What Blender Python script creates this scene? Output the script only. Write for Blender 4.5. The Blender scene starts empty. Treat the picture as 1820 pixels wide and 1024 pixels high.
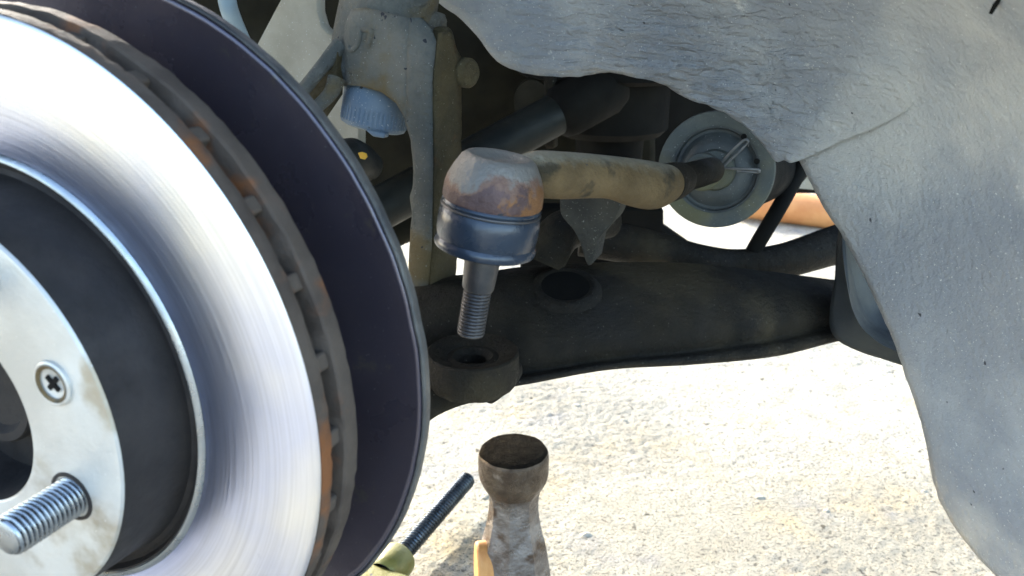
import bpy, math, random
import numpy as np
from mathutils import Vector, Matrix, Quaternion, noise
random.seed(7); np.random.seed(7)
sc = bpy.context.scene
COL = sc.collection
R = math.radians

# ------------------------------------------------------------------ camera, sky, sun, exposure
F, CX, CY = 1517.0, 910.0, 512.0            # photograph pixels
PITCH, CAMZ = R(20.0), 0.46
cam_d = bpy.data.cameras.new('camera'); cam = bpy.data.objects.new('camera', cam_d); COL.objects.link(cam)
cam.location = (0, 0, CAMZ); cam.rotation_euler = (R(90) - PITCH, 0, 0)
cam_d.sensor_width = 36; cam_d.lens = 36 * F / 1820; cam_d.clip_start = 0.01; cam_d.clip_end = 500
cam_d.dof.use_dof = True; cam_d.dof.focus_distance = 0.45; cam_d.dof.aperture_fstop = 16
sc.camera = cam

SUN_AZ, SUN_EL = R(-38), R(21)              # azimuth from +Y towards +X
S = Vector((math.sin(SUN_AZ) * math.cos(SUN_EL), math.cos(SUN_AZ) * math.cos(SUN_EL), math.sin(SUN_EL)))
w = bpy.data.worlds.new('World'); sc.world = w; w.use_nodes = True
nt = w.node_tree; bg = nt.nodes['Background']
sky = nt.nodes.new('ShaderNodeTexSky'); sky.sky_type = 'NISHITA'; sky.sun_disc = False
sky.sun_elevation = SUN_EL; sky.sun_rotation = SUN_AZ; sky.dust_density = 2.0; sky.air_density = 1.0
nt.links.new(sky.outputs[0], bg.inputs[0]); bg.inputs[1].default_value = 0.15
sun_d = bpy.data.lights.new('sun', 'SUN'); sun_d.energy = 2.0; sun_d.angle = R(0.6); sun_d.color = (1, .95, .86)
sun = bpy.data.objects.new('sun', sun_d); COL.objects.link(sun)
sun.rotation_euler = S.to_track_quat('Z', 'Y').to_euler(); sun.location = (0, 0, 5)
sc.view_settings.view_transform = 'Standard'; sc.view_settings.look = 'None'
sc.view_settings.gamma = 1; sc.view_settings.use_curve_mapping = False
sc.view_settings.exposure = 2.85

# ------------------------------------------------------------------ photo pixel -> world
RT, UP, FW = Vector((1, 0, 0)), Vector((0, math.sin(PITCH), math.cos(PITCH))), Vector((0, math.cos(PITCH), -math.sin(PITCH)))
CAM = Vector((0, 0, CAMZ))
def ray(px, py): return RT * ((px - CX) / F) + UP * ((CY - py) / F) + FW
def P(px, py, d): return CAM + ray(px, py) * d
def PY(px, py, Y): r = ray(px, py); return CAM + r * (Y / r.y)
def PZ(px, py, z): r = ray(px, py); return CAM + r * ((z - CAMZ) / r.z)
def PP(px, py, o, n): r = ray(px, py); return CAM + r * ((o - CAM).dot(n) / r.dot(n))
def CV(x, y, z): return RT * x - UP * y + FW * z          # camera vector (y down) -> world

# ------------------------------------------------------------------ materials
def mat(name, c1, c2=None, rough=.6, metal=0., scale=40., bump=.15, bscale=300., speck=None, speckc=(.5, .5, .48), rvar=.15,
        c3=None, c3scale=12., c3lo=.55, c3hi=.62, stretch=(1, 1, 1), spec=.4, dist=.0012, sscale=900., dust=None, dustlo=.35, dusthi=.95, dspeck=None, dspc=(.03, .035, .045), dss=160., splash=None, splc=(.55, .56, .54), sps=38.):
    m = bpy.data.materials.new(name); m.use_nodes = True
    t = m.node_tree; N = t.nodes; L = t.links; b = N['Principled BSDF']
    tc = N.new('ShaderNodeTexCoord'); mp = N.new('ShaderNodeMapping'); mp.inputs['Scale'].default_value = stretch
    L.new(tc.outputs['Object'], mp.inputs[0])
    def nz(s, det=6, ro=.6):
        n = N.new('ShaderNodeTexNoise'); n.inputs['Scale'].default_value = s; n.inputs['Detail'].default_value = det
        n.inputs['Roughness'].default_value = ro; L.new(mp.outputs[0], n.inputs['Vector']); return n
    def ramp(src, lo, hi):
        r = N.new('ShaderNodeMapRange'); r.inputs[1].default_value = lo; r.inputs[2].default_value = hi
        r.interpolation_type = 'SMOOTHSTEP'; L.new(src, r.inputs[0]); return r.outputs[0]
    def mix(f, a, bb):
        x = N.new('ShaderNodeMix'); x.data_type = 'RGBA'; L.new(f, x.inputs[0])
        for s, v in ((6, a), (7, bb)):
            if isinstance(v, tuple): x.inputs[s].default_value = (*v, 1)
            else: L.new(v, x.inputs[s])
        return x.outputs[2]
    c2 = c2 or tuple(min(1, v * 1.35) for v in c1)
    n1 = nz(scale); col = mix(ramp(n1.outputs[0], .35, .68), c1, c2)
    if c3: col = mix(ramp(nz(c3scale, 5, .55).outputs[0], c3lo, c3hi), col, c3)
    if speck is not None:
        v = N.new('ShaderNodeTexNoise'); v.inputs['Scale'].default_value = sscale; v.inputs['Detail'].default_value = 2
        L.new(mp.outputs[0], v.inputs['Vector']); col = mix(ramp(v.outputs[0], speck, speck + .05), col, speckc)
    if splash is not None:
        col = mix(ramp(nz(sps, 7, .72).outputs[0], splash, splash + .06), col, splc)
    if dspeck is not None:
        col = mix(ramp(nz(dss, 2, .5).outputs[0], dspeck, dspeck + .03), col, dspc)
    if dust is not None:                       # settled dust lies on whatever faces up
        ge = N.new('ShaderNodeNewGeometry'); sp = N.new('ShaderNodeSeparateXYZ'); L.new(ge.outputs['Normal'], sp.inputs[0])
        ad = N.new('ShaderNodeMath'); ad.operation = 'MULTIPLY_ADD'; L.new(nz(scale * 2.3, 6, .7).outputs[0], ad.inputs[0]); ad.inputs[1].default_value = .9; L.new(sp.outputs[2], ad.inputs[2])
        sb = N.new('ShaderNodeMath'); sb.operation = 'SUBTRACT'; L.new(ad.outputs[0], sb.inputs[0]); sb.inputs[1].default_value = .45
        col = mix(ramp(sb.outputs[0], dustlo, dusthi), col, dust)
    L.new(col, b.inputs['Base Color'])
    rr = N.new('ShaderNodeMapRange'); rr.inputs[3].default_value = max(.02, rough - rvar); rr.inputs[4].default_value = min(1, rough + rvar)
    rr.inputs[1].default_value = .3; rr.inputs[2].default_value = .7
    L.new(nz(scale * 1.7).outputs[0], rr.inputs[0]); L.new(rr.outputs[0], b.inputs['Roughness'])
    b.inputs['Metallic'].default_value = metal; b.inputs['Specular IOR Level'].default_value = spec
    if bump:
        bp = N.new('ShaderNodeBump'); bp.inputs['Strength'].default_value = bump; bp.inputs['Distance'].default_value = dist
        n2 = nz(bscale, 8, .65); L.new(n2.outputs[0], bp.inputs['Height']); L.new(bp.outputs[0], b.inputs['Normal'])
    m['_b'] = 1
    return m
M = {}
M['liner'] = mat('dusty_liner_plastic', (.27, .295, .325), (.40, .42, .43), .55, 0, 14, .8, 260, .675, (.68, .70, .68), c3=(.52, .525, .50), c3scale=9, c3lo=.50, c3hi=.68, dist=.0035, dspeck=.74, dss=140, rvar=.25, splash=.635, splc=(.58, .59, .57))
M['fork'] = mat('cast_iron_dusty', (.10, .107, .10), (.195, .19, .163), .85, .0, 24, 1.0, 300, .69, (.42, .42, .37), c3=(.165, .125, .06), c3scale=18, c3lo=.50, c3hi=.64, dist=.004, dspeck=.69, dss=190)
M['forkside'] = mat('cast_iron_shaded_rusty_side', (.062, .050, .024), (.11, .085, .04), .85, .0, 30, 1.0, 300, .70, (.3, .28, .22), c3=(.12, .068, .028), c3scale=45, c3lo=.56, c3hi=.68, dist=.004)  # fork's side darker and browner, its shade painted in along with rust
M['damper'] = mat('blue_damper_paint', (.105, .165, .24), (.17, .22, .27), .55, 0, 30, .5, 400, .66, dspeck=.70)
M['black'] = mat('black_dirty_metal', (.0095, .0083, .0066), (.023, .0185, .0115), .65, .0, 22, .8, 280, .71, (.18, .17, .14), dist=.003, c3=(.045, .035, .02), c3scale=14, c3lo=.50, c3hi=.66, rvar=.2, spec=.2)
M['black2'] = mat('black_grime', (.004, .004, .004), (.009, .0085, .007), .8, .0, 18, .3, 200, spec=.12)
M['olive'] = mat('olive_grime_metal', (.009, .0085, .006), (.018, .0165, .010), .8, .0, 22, .3, 260, spec=.15)
M['grey_tube'] = mat('grey_shaft_paint', (.012, .0145, .0145), (.024, .0255, .022), .5, .1, 30, .3, 300, spec=.25)
M['tan'] = mat('tan_dusty_panel', (.26, .245, .20), (.34, .32, .27), .8, 0, 20, .3, 350, .68)
M['rubber'] = mat('dusty_grey_rubber', (.045, .055, .055), (.082, .088, .078), .7, 0, 25, .5, 300, .70, (.35, .35, .33), c3=(.095, .092, .052), c3scale=14, c3lo=.50, c3hi=.64, dist=.002)
M['rubber_dark'] = mat('dark_rubber', (.028, .034, .036), (.055, .062, .062), .55, 0, 22, .5, 250, .71)
M['flap'] = mat('black_rubber_flap', (.022, .025, .027), (.05, .05, .043), .5, 0, 18, .3, 250, spec=.25)
M['seal'] = mat('blue_black_seal', (.018, .029, .048), (.035, .05, .072), .27, .15, 35, .2, 300, spec=.6, rvar=.1)
M['steel'] = mat('worn_stud_steel', (.065, .065, .07), (.11, .105, .105), .42, .6, 60, .2, 700)
M['zinc'] = mat('zinc_hub_face', (.46, .45, .42), (.60, .59, .56), .42, .5, 16, .2, 500, .74, (.8, .8, .78), c3=(.36, .31, .235), c3scale=24, c3lo=.56, c3hi=.70)
M['stud'] = mat('zinc_stud', (.30, .33, .36), (.38, .41, .44), .3, .9, 50, .1, 600)
M['rodarm'] = mat('rusty_rod', (.118, .080, .036), (.172, .118, .055), .75, .1, 60, .8, 340, c3=(.045, .036, .02), c3scale=36, c3lo=.58, c3hi=.66, dist=.003, dust=(.24, .22, .17), dustlo=.45, dusthi=1.05, dspeck=.71)
M['wire'] = mat('wire_metal', (.10, .105, .105), (.17, .17, .165), .5, .5, 60, 0)
M['orange'] = mat('orange_rust_pipe', (.50, .20, .07), (.62, .30, .12), .7, 0, 18, .3, 250)
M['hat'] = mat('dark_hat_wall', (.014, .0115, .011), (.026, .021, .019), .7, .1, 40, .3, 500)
M['rustedge'] = mat('rust_brown_edge', (.06, .045, .036), (.10, .078, .062), .8, .2, 40, .5, 500, c3=(.22, .085, .03), c3scale=22, c3lo=.55, c3hi=.66)
M['ventdark'] = mat('vent_dark_rust', (.02, .014, .013), (.04, .028, .024), .85, .1, 50, .3, 400)
M['shield'] = mat('shield_dark_paint', (.065, .055, .072), (.09, .076, .09), .34, .6, 9, .3, 120, .71, (.2, .2, .2), spec=.6, rvar=.18, splash=.60, splc=(.11, .095, .085), sps=55)
M['shieldrim'] = mat('shield_rim_worn', (.06, .062, .066), (.14, .135, .125), .5, .4, 30, .6, 300)
M['hammer'] = mat('rusted_hammer_steel', (.055, .036, .024), (.12, .088, .062), .45, .5, 60, .7, 300, c3=(.24, .20, .17), c3scale=48, c3lo=.56, c3hi=.70, rvar=.2, dist=.002)
M['hammerface'] = mat('hammer_face_dark_reflection', (.008, .006, .005), (.02, .015, .01), .85, .0, 120, .8, 450, dist=.002, spec=.06)  # face kept near black, reflection of the dark underbody painted in
M['wood'] = mat('orange_wood', (.42, .17, .045), (.55, .28, .10), .6, 0, 60, .3, 300, stretch=(1, 1, .25))
M['bolt'] = mat('blackened_bolt', (.035, .045, .055), (.07, .085, .10), .3, .7, 50, .1, 500)
M['yellow'] = mat('yellow_green_paint', (.13, .125, .03), (.19, .18, .05), .45, .1, 60, .5, 250, dspeck=.68)
M['pebble'] = mat('pebble', (.30, .28, .22), (.48, .44, .36), .85, 0, 200, .5, 900)
M['mark'] = mat('orange_paint_mark', (.75, .40, .03), (.85, .5, .06), .5, 0, 50, .1)
M['hose'] = mat('blue_grey_hose', (.22, .30, .36), (.30, .38, .42), .5, 0, 30, .1)

def wrinkle(m, strength, lo, hi):
    """fine moulded wrinkles running along the panel, in patches"""
    t = m.node_tree; N = t.nodes; L = t.links; b = N['Principled BSDF']
    tc = N.new('ShaderNodeTexCoord'); mp = N.new('ShaderNodeMapping'); mp.inputs['Scale'].default_value = (55, 55, 230); mp.inputs['Rotation'].default_value = (0, .25, 0)
    L.new(tc.outputs['Object'], mp.inputs[0])
    n = N.new('ShaderNodeTexNoise'); n.inputs['Scale'].default_value = 1; n.inputs['Detail'].default_value = 5; n.inputs['Distortion'].default_value = .6; L.new(mp.outputs[0], n.inputs['Vector'])
    k = N.new('ShaderNodeVectorMath'); k.operation = 'DISTANCE'; k.inputs[1].default_value = (-.075, .03, .055); L.new(tc.outputs['Object'], k.inputs[0])
    r = N.new('ShaderNodeMapRange'); r.inputs[1].default_value = lo; r.inputs[2].default_value = hi; r.inputs[3].default_value = .0; L.new(k.outputs['Value'], r.inputs[0])
    mu = N.new('ShaderNodeMath'); mu.operation = 'MULTIPLY'; L.new(n.outputs[0], mu.inputs[0]); L.new(r.outputs[0], mu.inputs[1])
    bp = N.new('ShaderNodeBump'); bp.inputs['Strength'].default_value = strength; bp.inputs['Distance'].default_value = .006; L.new(mu.outputs[0], bp.inputs['Height'])
    old = b.inputs['Normal'].links[0].from_socket; L.new(old, bp.inputs['Normal']); L.new(bp.outputs[0], b.inputs['Normal'])
wrinkle(M['liner'], 1.0, .17, .03)
def tweak(m):                                   # node access for special materials
    t = m.node_tree; return t, t.nodes, t.links, t.nodes['Principled BSDF']
def disc_metal():
    """machined rotor face: concentric scratches, polished and slightly stained"""
    m = bpy.data.materials.new('machined_rotor_face'); m.use_nodes = True
    t, N, L, b = tweak(m)
    tc = N.new('ShaderNodeTexCoord'); sx = N.new('ShaderNodeSeparateXYZ'); L.new(tc.outputs['Object'], sx.inputs[0])
    def mth(op, a, bb=None):
        n = N.new('ShaderNodeMath'); n.operation = op
        for i, v in enumerate((a, bb)):
            if v is None: continue
            if isinstance(v, (int, float)): n.inputs[i].default_value = v
            else: L.new(v, n.inputs[i])
        return n.outputs[0]
    r = mth('SQRT', mth('ADD', mth('MULTIPLY', sx.outputs[0], sx.outputs[0]), mth('MULTIPLY', sx.outputs[1], sx.outputs[1])))
    ang = mth('ARCTAN2', sx.outputs[1], sx.outputs[0])
    cv = N.new('ShaderNodeCombineXYZ'); L.new(mth('MULTIPLY', r, 1500), cv.inputs[0]); L.new(mth('MULTIPLY', ang, 1.2), cv.inputs[1])
    n1 = N.new('ShaderNodeTexNoise'); n1.inputs['Scale'].default_value = 1; n1.inputs['Detail'].default_value = 4; L.new(cv.outputs[0], n1.inputs['Vector'])
    cv2 = N.new('ShaderNodeCombineXYZ'); L.new(mth('MULTIPLY', r, 260), cv2.inputs[0]); L.new(mth('MULTIPLY', ang, 1.3), cv2.inputs[1])
    n2 = N.new('ShaderNodeTexNoise'); n2.inputs['Scale'].default_value = 1; n2.inputs['Detail'].default_value = 3; L.new(cv2.outputs[0], n2.inputs['Vector'])
    n3 = N.new('ShaderNodeTexNoise'); n3.inputs['Scale'].default_value = 60; n3.inputs['Detail'].default_value = 5; L.new(tc.outputs['Object'], n3.inputs['Vector'])
    mr = N.new('ShaderNodeMapRange'); L.new(n2.outputs[0], mr.inputs[0]); mr.inputs[1].default_value = .3; mr.inputs[2].default_value = .7
    mx = N.new('ShaderNodeMix'); mx.data_type = 'RGBA'; L.new(mr.outputs[0], mx.inputs[0])
    mx.inputs[6].default_value = (.78, .785, .80, 1); mx.inputs[7].default_value = (.90, .90, .90, 1)
    st = N.new('ShaderNodeMapRange'); L.new(n3.outputs[0], st.inputs[0]); st.inputs[1].default_value = .72; st.inputs[2].default_value = .80
    mx2 = N.new('ShaderNodeMix'); mx2.data_type = 'RGBA'; L.new(st.outputs[0], mx2.inputs[0]); L.new(mx.outputs[2], mx2.inputs[6]); mx2.inputs[7].default_value = (.24, .24, .27, 1)
    # reflected blue painted in: heat-tinted band next to the hat, violet blotches outside
    nb = N.new('ShaderNodeTexNoise'); nb.inputs['Scale'].default_value = 14; nb.inputs['Detail'].default_value = 3; L.new(tc.outputs['Object'], nb.inputs['Vector'])
    hb = N.new('ShaderNodeMapRange'); L.new(r, hb.inputs[0]); hb.inputs[1].default_value = .104; hb.inputs[2].default_value = .085
    m3 = N.new('ShaderNodeMix'); m3.data_type = 'RGBA'; L.new(mth('MULTIPLY', hb.outputs[0], .8), m3.inputs[0]); L.new(mx2.outputs[2], m3.inputs[6]); m3.inputs[7].default_value = (.22, .29, .58, 1)
    vb = N.new('ShaderNodeMapRange'); L.new(nb.outputs[0], vb.inputs[0]); vb.inputs[1].default_value = .42; vb.inputs[2].default_value = .66
    m4 = N.new('ShaderNodeMix'); m4.data_type = 'RGBA'; L.new(mth('MULTIPLY', vb.outputs[0], .75), m4.inputs[0]); L.new(m3.outputs[2], m4.inputs[6]); m4.inputs[7].default_value = (.56, .62, .86, 1)
    cv3 = N.new('ShaderNodeCombineXYZ'); L.new(mth('MULTIPLY', r, 900), cv3.inputs[0]); L.new(mth('MULTIPLY', ang, .9), cv3.inputs[1])
    n4 = N.new('ShaderNodeTexNoise'); n4.inputs['Scale'].default_value = 1; n4.inputs['Detail'].default_value = 6; n4.inputs['Roughness'].default_value = .75; L.new(cv3.outputs[0], n4.inputs['Vector'])
    sc4 = N.new('ShaderNodeMapRange'); L.new(n4.outputs[0], sc4.inputs[0]); sc4.inputs[1].default_value = .32; sc4.inputs[2].default_value = .58; sc4.inputs[3].default_value = .80; sc4.inputs[4].default_value = 1
    m5 = N.new('ShaderNodeMix'); m5.data_type = 'RGBA'; m5.blend_type = 'MULTIPLY'; m5.inputs[0].default_value = 1; L.new(m4.outputs[2], m5.inputs[6]); L.new(sc4.outputs[0], m5.inputs[7])
    L.new(m5.outputs[2], b.inputs['Base Color']); b.inputs['Metallic'].default_value = 1
    rr = N.new('ShaderNodeMapRange'); L.new(n1.outputs[0], rr.inputs[0]); rr.inputs[3].default_value = .25; rr.inputs[4].default_value = .42
    L.new(rr.outputs[0], b.inputs['Roughness'])
    bp = N.new('ShaderNodeBump'); bp.inputs['Strength'].default_value = .35; bp.inputs['Distance'].default_value = .0003
    L.new(n1.outputs[0], bp.inputs['Height']); L.new(bp.outputs[0], b.inputs['Normal'])
    return m
M['disc'] = disc_metal()
for k in ('shield',):
    b_ = M[k].node_tree.nodes['Principled BSDF']; b_.inputs['Coat Weight'].default_value = .6; b_.inputs['Coat Roughness'].default_value = .28; b_.inputs['Coat Tint'].default_value = (.8, .85, 1, 1)
def housing_metal(top):
    """ball housing: bare grey crown paled by light painted in, mauve-brown rust below, orange rust patches"""
    m = mat('rusted_ball_housing', (.075, .047, .047), (.115, .075, .072), .45, .25, 60, .6, 330, dist=.002, dspeck=.72)
    t, N, L, b = tweak(m)
    src = b.inputs['Base Color'].links[0].from_socket
    g = N.new('ShaderNodeNewGeometry'); sx = N.new('ShaderNodeSeparateXYZ'); L.new(g.outputs['Position'], sx.inputs[0])
    nz = N.new('ShaderNodeTexNoise'); nz.inputs['Scale'].default_value = 60; nz.inputs['Detail'].default_value = 8; nz.inputs['Roughness'].default_value = .62; L.new(g.outputs['Position'], nz.inputs['Vector'])
    def mr(s, a, bb, c=0., d=1.):
        r = N.new('ShaderNodeMapRange'); L.new(s, r.inputs[0])
        for i, v in enumerate((a, bb, c, d)): r.inputs[i + 1].default_value = v
        return r.outputs[0]
    def add(a, bb):
        n = N.new('ShaderNodeMath'); L.new(a, n.inputs[0]); L.new(bb, n.inputs[1]); return n.outputs[0]
    def mix(f, a, c):
        x = N.new('ShaderNodeMix'); x.data_type = 'RGBA'; L.new(f, x.inputs[0]); L.new(a, x.inputs[6]); x.inputs[7].default_value = (*c, 1); return x.outputs[2]
    nn = mr(nz.outputs[0], .3, .7, -.009, .009)
    hx = add(sx.outputs[0], nn)
    col = mix(mr(hx, -.001, .001), src, (.40, .17, .07)) if False else src
    patch = add(mr(sx.outputs[0], top.x - .03, top.x + .02, -.010, .010), nn)
    col = mix(mr(patch, .0035, .0056), col, (.20, .095, .038))
    h = add(sx.outputs[2], nn)
    col = mix(mr(h, top.z - .0132, top.z - .0110), col, (.17, .105, .08))
    col = mix(mr(h, top.z - .0105, top.z - .0070), col, (.19, .182, .168))  # paler crown, light falling on it painted into the colour
    L.new(col, b.inputs['Base Color'])
    return m
def ground_mat():
    m = bpy.data.materials.new('rough_concrete'); m.use_nodes = True
    t, N, L, b = tweak(m)
    tc = N.new('ShaderNodeTexCoord')
    def nz(s, det=6, ro=.6):
        n = N.new('ShaderNodeTexNoise'); n.inputs['Scale'].default_value = s; n.inputs['Detail'].default_value = det
        n.inputs['Roughness'].default_value = ro; L.new(tc.outputs['Object'], n.inputs['Vector']); return n.outputs[0]
    def mr(s, a, bb):
        r = N.new('ShaderNodeMapRange'); L.new(s, r.inputs[0]); r.inputs[1].default_value = a; r.inputs[2].default_value = bb; return r.outputs[0]
    def mix(f, a, c):
        x = N.new('ShaderNodeMix'); x.data_type = 'RGBA'; L.new(f, x.inputs[0])
        for s, v in ((6, a), (7, c)):
            if isinstance(v, tuple): x.inputs[s].default_value = (*v, 1)
            else: L.new(v, x.inputs[s])
        return x.outputs[2]
    col = mix(mr(nz(1.7, 3, .5), .42, .58), (.50, .48, .40), (.30, .285, .235))
    col = mix(mr(nz(6, 5), .45, .7), col, (.40, .38, .32))
    col = mix(mr(nz(11, 4), .54, .68), col, (.44, .37, .24))
    col = mix(mr(nz(9.3, 5), .57, .70), col, (.27, .27, .27))
    col = mix(mr(nz(30, 6, .7), .45, .72), col, (.29, .275, .225))
    col = mix(mr(nz(360, 4, .7), .53, .62), col, (.15, .14, .115))
    col = mix(mr(nz(150, 3), .64, .69), col, (.13, .12, .10))
    col = mix(mr(nz(70, 2), .70, .74), col, (.08, .075, .06))
    L.new(col, b.inputs['Base Color']); b.inputs['Roughness'].default_value = .9; b.inputs['Specular IOR Level'].default_value = .2
    bp = N.new('ShaderNodeBump'); bp.inputs['Strength'].default_value = .8; bp.inputs['Distance'].default_value = .0045
    L.new(nz(330, 6, .75), bp.inputs['Height']); L.new(bp.outputs[0], b.inputs['Normal'])
    return m
M['ground'] = ground_mat()

# ------------------------------------------------------------------ builders
def empty(name, loc, label, cat, group=None, rot=None):
    o = bpy.data.objects.new(name, None); COL.objects.link(o); o.empty_display_size = .02
    mw = Matrix.Translation(loc)
    if rot is not None: mw = mw @ rot.to_4x4()
    o.matrix_world = mw; o['inv'] = 0; del o['inv']
    tag(o, label, cat, group); return o
def tag(o, label=None, cat=None, group=None, kind=None):
    if label: o['label'] = label
    if cat: o['category'] = cat
    if group: o['group'] = group
    if kind: o['kind'] = kind
    return o
def wm(o):                                     # world matrix without a depsgraph update
    m = o.matrix_basis.copy()
    return (wm(o.parent) @ m) if o.parent else m
def mk(name, vf, m, parent=None, smooth=True, sharp=35, bevel=0, sub=0, local=False, solid=0, seg=2):
    v, f = vf
    if parent is not None and not local:
        inv = wm(parent).inverted(); v = [inv @ Vector(p) for p in v]
    me = bpy.data.meshes.new(name); me.from_pydata([tuple(p) for p in v], [], f); me.validate(); me.update()
    o = bpy.data.objects.new(name, me); COL.objects.link(o); me.materials.append(m)
    if parent is not None: o.parent = parent
    if smooth:
        me.polygons.foreach_set('use_smooth', [True] * len(me.polygons))
        if sharp: me.set_sharp_from_angle(angle=R(sharp))
    if solid:
        s = o.modifiers.new('s', 'SOLIDIFY'); s.thickness = solid; s.offset = -1
    if bevel:
        b = o.modifiers.new('b', 'BEVEL'); b.width = bevel; b.segments = seg; b.limit_method = 'ANGLE'; b.angle_limit = R(32)
        b.harden_normals = False
    if sub:
        s = o.modifiers.new('u', 'SUBSURF'); s.levels = sub; s.render_levels = sub
    return o
def frame(axis, ref=None):
    a = Vector(axis).normalized(); ref = ref or (Vector((0, 0, 1)) if abs(a.z) < .9 else Vector((1, 0, 0)))
    x = ref.cross(a).normalized(); return x, a.cross(x), a
def lathe(prof, o=(0, 0, 0), axis=(0, 0, 1), seg=64, fn=None, closed=False, caps=False):
    """prof: (r, h) list; h runs along axis"""
    x, y, a = frame(axis); o = Vector(o); v = []; f = []; n = len(prof)
    for r, h in prof:
        for k in range(seg):
            t = 2 * math.pi * k / seg; rr = r
            if fn: rr = fn(r, h, t)
            v.append(o + x * (rr * math.cos(t)) + y * (rr * math.sin(t)) + a * h)
    for i in range(n if closed else n - 1):
        j = (i + 1) % n
        for k in range(seg):
            f.append((i * seg + k, i * seg + (k + 1) % seg, j * seg + (k + 1) % seg, j * seg + k))
    if caps:
        if prof[0][0] > 1e-6: f.append(tuple(range(seg))[::-1])
        if prof[-1][0] > 1e-6: f.append(tuple((n - 1) * seg + k for k in range(seg)))
    return v, f
def catmull(pts, n):
    out = []
    for i in range(len(pts) - 1):
        p0 = pts[max(i - 1, 0)]; p1 = pts[i]; p2 = pts[i + 1]; p3 = pts[min(i + 2, len(pts) - 1)]
        for k in range(n):
            t = k / n
            out.append(tuple(.5 * (2 * b + (c - a) * t + (2 * a - 5 * b + 4 * c - d) * t * t + (3 * b - a - 3 * c + d) * t ** 3) for a, b, c, d in zip(p0, p1, p2, p3)))
    out.append(tuple(pts[-1])); return out
def tube(pts, rad, seg=24, n=6, flat=1.0, flatdir=None):
    """smooth tube through world points with radii"""
    q = [(*p, r) for p, r in zip(pts, rad if isinstance(rad, (list, tuple)) else [rad] * len(pts))]
    q = catmull(q, n) if n > 1 else q
    C = [Vector(p[:3]) for p in q]; v = []; f = []; x = None
    for i, c in enumerate(C):
        t = (C[min(i + 1, len(C) - 1)] - C[max(i - 1, 0)]).normalized()
        if x is None: x, y, _ = frame(t, flatdir)
        x = (x - t * x.dot(t)).normalized(); y = t.cross(x)
        for k in range(seg):
            a = 2 * math.pi * k / seg; v.append(c + x * (q[i][3] * math.cos(a)) + y * (q[i][3] * flat * math.sin(a)))
    for i in range(len(C) - 1):
        for k in range(seg): f.append((i * seg + k, i * seg + (k + 1) % seg, (i + 1) * seg + (k + 1) % seg, (i + 1) * seg + k))
    f.append(tuple(range(seg))[::-1]); f.append(tuple((len(C) - 1) * seg + k for k in range(seg)))
    return v, f
def thread(o, axis, r, length, pitch, depth, seg=36, per=6, tip=.001):
    x, y, a = frame(axis); o = Vector(o); rows = int(length / pitch * per); v = []; f = []
    for i in range(rows + 1):
        h = length * i / rows
        for k in range(seg):
            t = 2 * math.pi * k / seg
            ph = (h / pitch - t / (2 * math.pi)) % 1.0; tri = abs(ph * 2 - 1); tri = min(1, max(0, (tri - .12) / .76))
            rr = r - depth * tri
            if length - h < tip: rr = min(rr, r - depth * (1 - (length - h) / tip))
            v.append(o + x * (rr * math.cos(t)) + y * (rr * math.sin(t)) + a * h)
    for i in range(rows):
        for k in range(seg): f.append((i * seg + k, i * seg + (k + 1) % seg, (i + 1) * seg + (k + 1) % seg, (i + 1) * seg + k))
    f.append(tuple(range(seg))[::-1]); f.append(tuple(rows * seg + k for k in range(seg)))
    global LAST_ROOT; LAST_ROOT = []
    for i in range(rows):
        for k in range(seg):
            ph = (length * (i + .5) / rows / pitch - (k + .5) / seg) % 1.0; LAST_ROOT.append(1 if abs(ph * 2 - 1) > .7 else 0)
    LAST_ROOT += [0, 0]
    return v, f
def shade_roots(o, m):                               # thread roots painted darker: shade in the grooves, with packed dirt
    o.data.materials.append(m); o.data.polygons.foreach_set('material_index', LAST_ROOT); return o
def plate(px, o, n, th):
    """outline in photo pixels laid on the plane (o, n), given thickness th behind it"""
    n = Vector(n).normalized(); o = Vector(o)
    fr = [PP(x, y, o, n) for x, y in px]; bk = [p - n * th for p in fr]; k = len(px)
    f = [tuple(range(k))[::-1], tuple(range(k, 2 * k))] + [(i, (i + 1) % k, k + (i + 1) % k, k + i) for i in range(k)]
    # keep faces outward whatever the winding of the outline
    area = sum(px[i][0] * px[(i + 1) % k][1] - px[(i + 1) % k][0] * px[i][1] for i in range(k))
    if area < 0: f = [tuple(reversed(q)) for q in f]
    return fr + bk, f
def box(c, ex, ey, ez):
    c = Vector(c); v = [c + Vector(ex) * sx + Vector(ey) * sy + Vector(ez) * sz for sx in (-1, 1) for sy in (-1, 1) for sz in (-1, 1)]
    return v, [(0, 1, 3, 2), (4, 6, 7, 5), (0, 4, 5, 1), (2, 3, 7, 6), (0, 2, 6, 4), (1, 5, 7, 3)]
def grid(rows, flip=False):
    h = len(rows); wd = len(rows[0]); v = [p for r in rows for p in r]; f = []
    for i in range(h - 1):
        for j in range(wd - 1):
            q = (i * wd + j, i * wd + j + 1, (i + 1) * wd + j + 1, (i + 1) * wd + j); f.append(q[::-1] if flip else q)
    return v, f
def interp(x, xs, ys): return float(np.interp(x, xs, ys))
def smooth_curve(pts, n=8): return catmull(pts, n)

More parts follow.
